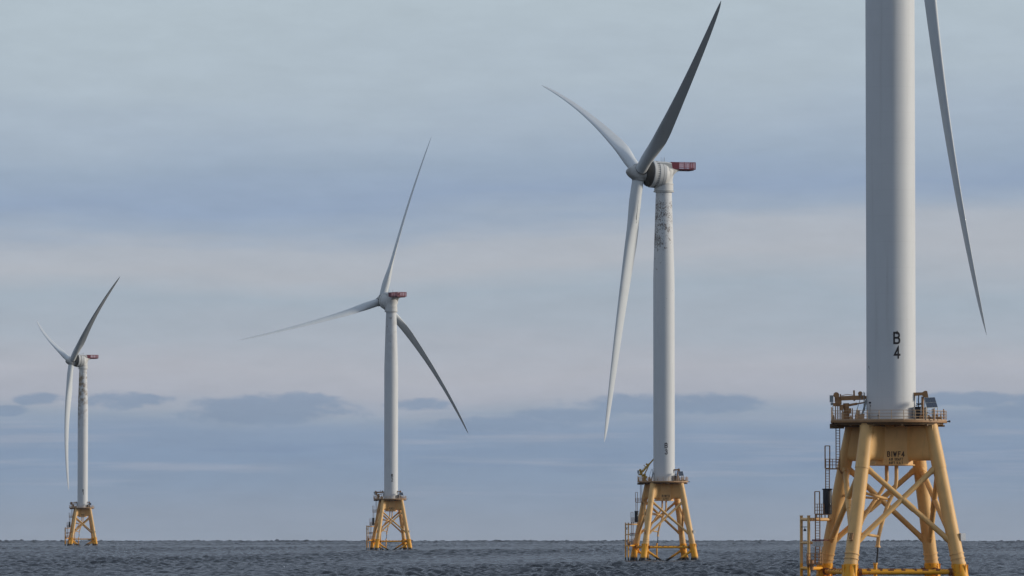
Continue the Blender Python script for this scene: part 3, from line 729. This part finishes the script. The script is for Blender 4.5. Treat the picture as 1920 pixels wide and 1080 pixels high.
    def f_boom(mb):
        mb.bar(P0, P0+dr_*Lb*.5, .40, .50); mb.bar(P0+dr_*Lb*.45, P0+dr_*Lb, .30, .36)
        up = Vector((-math.sin(el_), 0, math.cos(el_)))
        q = P0+dr_*1.45; mb.bar(q-up*.35, q+up*.85, .2, .2); q = P0+dr_*2.15; mb.tube(q+up*.45-Vector((0, .35, 0)), q+up*.45+Vector((0, .35, 0)), .26, None, 14); mb.box(tuple(q+up*.2), (.4, .4, .3))
        mb.path([P0+up*.3, P0+dr_*.7+up*.42, P0+dr_*1.4+up*.3], .035, 6)
    def f_ram(mb):
        a_ = Vector((zx(505), 0, z1(285))); b_ = P0+dr_*2.9-Vector((0, 0, .1)) if n == 3 else Vector((zx(700), .2, z1(252)))
        mb.tube(a_, a_*.45+b_*.55, .14, None, 10); mb.tube(a_, b_, .085, None, 10)
    part('crane_boom', 'cm'+ck, f_boom, cm, cr0); part('crane_ram', 'cr'+ck, f_ram, cm, cr0)
    part('camera_mast', 'pm', f_pole, M_DARK, root); part('camera_mast', 'pm2', f_pole2, M_DARK, root); part('camera_mast', 'pm3', f_pole3, M_DARK, root); part('stairs', 'sr', f_stair, M_GREY, root); part('storage_chest', 'ch', f_chest, M_RAIL, root); part('storage_chest', 'ch2', f_chest2, M_RAIL, root)
    part('davit', 'dv', f_davit, M_TRIM, root); part('hose', 'hs', f_hose, M_DARK, root); part('cabinet', 'ca', f_cabinet, M_BLACK, root); part('cabinet', 'ca2', f_cabinet2, M_BLACK, root)
    sp_ = part('solar_panels', 'sp', f_panels, M_PANEL, root); part('panel_frame', 'pf', f_panel_frame, M_GREY, sp_)
    part('deck_lamp', 'la', f_lamp, M_DARK, root); 
    for k, (X_, h_, y_) in enumerate(((1180, .55, -3.2), (1252, .5, -3.4), (1268, .35, -2.9), (1325, .6, -3.2), (1345, .3, -2.6))): part('deck_fitting', f'df{k}', f_fit(X_, h_, y_), M_TRIM, root)
    for k, (X_, h_, y_) in enumerate(((482, .9, -2.5), (498, .6, -1.5), (556, .45, -3.2), (605, .7, -3.0), (400, .5, -2.0), (1230, .9, 1.5), (1300, .7, -1.0), (1360, .5, -2.0))): part('deck_fitting', f'dg{k}', f_fit(X_, h_, y_), M_TRIM if k % 2 else M_RAIL, root)
    for k, (X_, y_, Y_, r_) in enumerate(((1328, -3.0, 338, .04), (1386, -1.5, 318, .07), (570, -2.0, 310, .06), (1296, -4.4, 318, .07))): part('deck_post', f'dp{k}', f_post(X_, y_, Y_, r_), M_TRIM, root)
    # tower with its number
    mt = white_steel(f'tower_paint_{n}', rings=True, **T['mat'])
    mb = MB(); f_tower(mb); tw = mb.build('tower', mt, root)
    mb = MB()
    for ch, zc in (('B', z1(0) + (700-634)/16.7), (str(n), z1(0) + (700-661)/16.7)):
        V, Fc = text_mesh(ch, .20); k_ = (.60 if ch == '1' else .82)/max(.3, max(p[0] for p in V)-min(p[0] for p in V)-.0)
        k_ = min(k_, 1.15)
        vs = [(2.772+.0015*p[2], (p[0]*k_ + .66)/2.77, zc + p[1]*1.16) for p in V]
        mb.add([(r_*math.sin(a_), -r_*math.cos(a_), z_) for r_, a_, z_ in vs], Fc)
    mb.build('tower_number', M_BLACK, tw, smooth=False)
    # nacelle and rotor
    fr = rotor_frame(R(T['psi']), turn); ax = fr[0]
    yawn = math.atan2(ax.y, ax.x)
    nc = part('nacelle', 'nac', f_nacelle, M_NAC, root); nc.rotation_euler = (0, 0, yawn)
    part('casing_ribs', 'sea', f_seams, M_SEAM, nc); part('generator_face', 'gen', f_genface, M_GEN, nc)
    hd = part('helihoist_deck', 'hei', f_hoist, M_RED, root); hd.rotation_euler = (0, 0, yawn); part('hoist_railing', 'hr', f_hoist_rail, M_FRAME, hd); part('safety_net', 'net', f_net, M_PINK, hd)
    hub = Vector((math.cos(yawn)*T['ov'], math.sin(yawn)*T['ov'], T['hz']))
    ths = [R(T['th0'] + 120*k) for k in range(3)]
    make_hub(root, hub, fr, ths)
    for k in range(3):
        make_blade(root, hub, fr, ths[k], T['R'], R(T['cone']), T['B'][k][0], T['B'][k][1], R(T['pitch']), scratch=(n == 3 and k == 1))

# ------------------------------------------------------------------ the sea: one sheet, curved like the real one, with real waves
def build_sea():
    fine = np.radians(np.arange(-6.3, 6.3001, .026))
    side = np.radians(np.concatenate([np.linspace(6.6, 30, 24), np.linspace(34, 180, 36)]))
    th = np.concatenate([-side[::-1][1:], fine, side]) # -180 end left out: same ray as +180
    rr = [3.0]
    while rr[-1] < 860: rr.append(rr[-1]*1.05 + .5)
    r = rr[-1]
    while r < 7400: r *= 1.0 + .00062 + .0000001*r**.9; rr.append(r)
    while r < 8400: r *= 1.02; rr.append(r)
    rr = np.array(rr); nr, nt = len(rr), len(th)
    dth = np.gradient(th); dr = np.gradient(rr)
    RR, TT = np.meshgrid(rr, th, indexing='ij')
    X = (RR*np.sin(TT)).astype(np.float32); Y = (RR*np.cos(TT)).astype(np.float32)
    cell = np.maximum(dr[:, None]*.9, RR*np.abs(dth[None, :])*.8)
    rng = np.random.default_rng(11); Z = np.zeros_like(X)
    nW = 72
    for k in range(nW):
        L = 1.9*(26/1.9)**((k+rng.random())/nW)
        ang = math.radians(205) + rng.normal(0, .75); kk = 2*math.pi/L
        amp = .0135*L**.85*(1.0 if L < 7 else (7/L)**1.25)
        ph = kk*(X*math.cos(ang) + Y*math.sin(ang)) + rng.random()*6.283
        fade = np.clip((L/cell - 1.1)/1.6, 0, 1)
        s = np.sin(ph); Z += (amp*fade*(s + .30*np.cos(2*ph))).astype(np.float32)
    g = .8 + .3*np.sin(X/61+1.3)*np.sin(Y/143+.4) + .25*np.sin(X/23-Y/190)
    Z = Z*np.clip(g, .4, 1.4)
    Z = Z*(1 + 3.2*np.clip((RR-3200)/2600, 0, 1))
    Z -= ((X.astype(np.float64)**2 + Y.astype(np.float64)**2)/(2*RE)).astype(np.float32)
    V = np.stack([X, Y, Z], -1).reshape(-1, 3)
    i, j = np.meshgrid(np.arange(nr-1), np.arange(nt), indexing='ij'); j2 = (j+1) % nt
    a = i*nt + j; b = i*nt + j2; c = (i+1)*nt + j2; d = (i+1)*nt + j
    Fq = np.stack([a, d, c, b], -1).reshape(-1, 4)
    cap = np.arange(nt)
    me = bpy.data.meshes.new('sea'); nf = len(Fq)
    me.vertices.add(len(V)); me.vertices.foreach_set('co', V.astype(np.float32).ravel())
    me.loops.add(nf*4 + nt); me.loops.foreach_set('vertex_index', np.concatenate([Fq.ravel(), cap]).astype(np.int32))
    me.polygons.add(nf+1); me.polygons.foreach_set('loop_start', np.concatenate([np.arange(nf)*4, [nf*4]]).astype(np.int32))
    me.polygons.foreach_set('use_smooth', np.ones(nf+1, dtype=bool))
    me.update(calc_edges=True); me.validate(); me.materials.append(M_SEA)
    o = bpy.data.objects.new('sea', me); C.objects.link(o); o['kind'] = 'structure'
    print('sea verts', len(V))
build_sea()

# ------------------------------------------------------------------ thin sea air
hm = bpy.data.materials.new('sea_air'); hm.use_nodes = True; ht = hm.node_tree; ht.nodes.clear()
vo = ht.nodes.new('ShaderNodeVolumePrincipled'); vo.inputs['Color'].default_value = (.86, .90, .95, 1); vo.inputs['Density'].default_value = .000013
ho = ht.nodes.new('ShaderNodeOutputMaterial'); ht.links.new(vo.outputs[0], ho.inputs['Volume'])
mb = MB(); mb.box((0, 0, 0), (17400, 17400, 290)); hz = mb.build('haze', hm, smooth=False)
hz.location = (0, 0, 190-145); hz['kind'] = 'stuff'
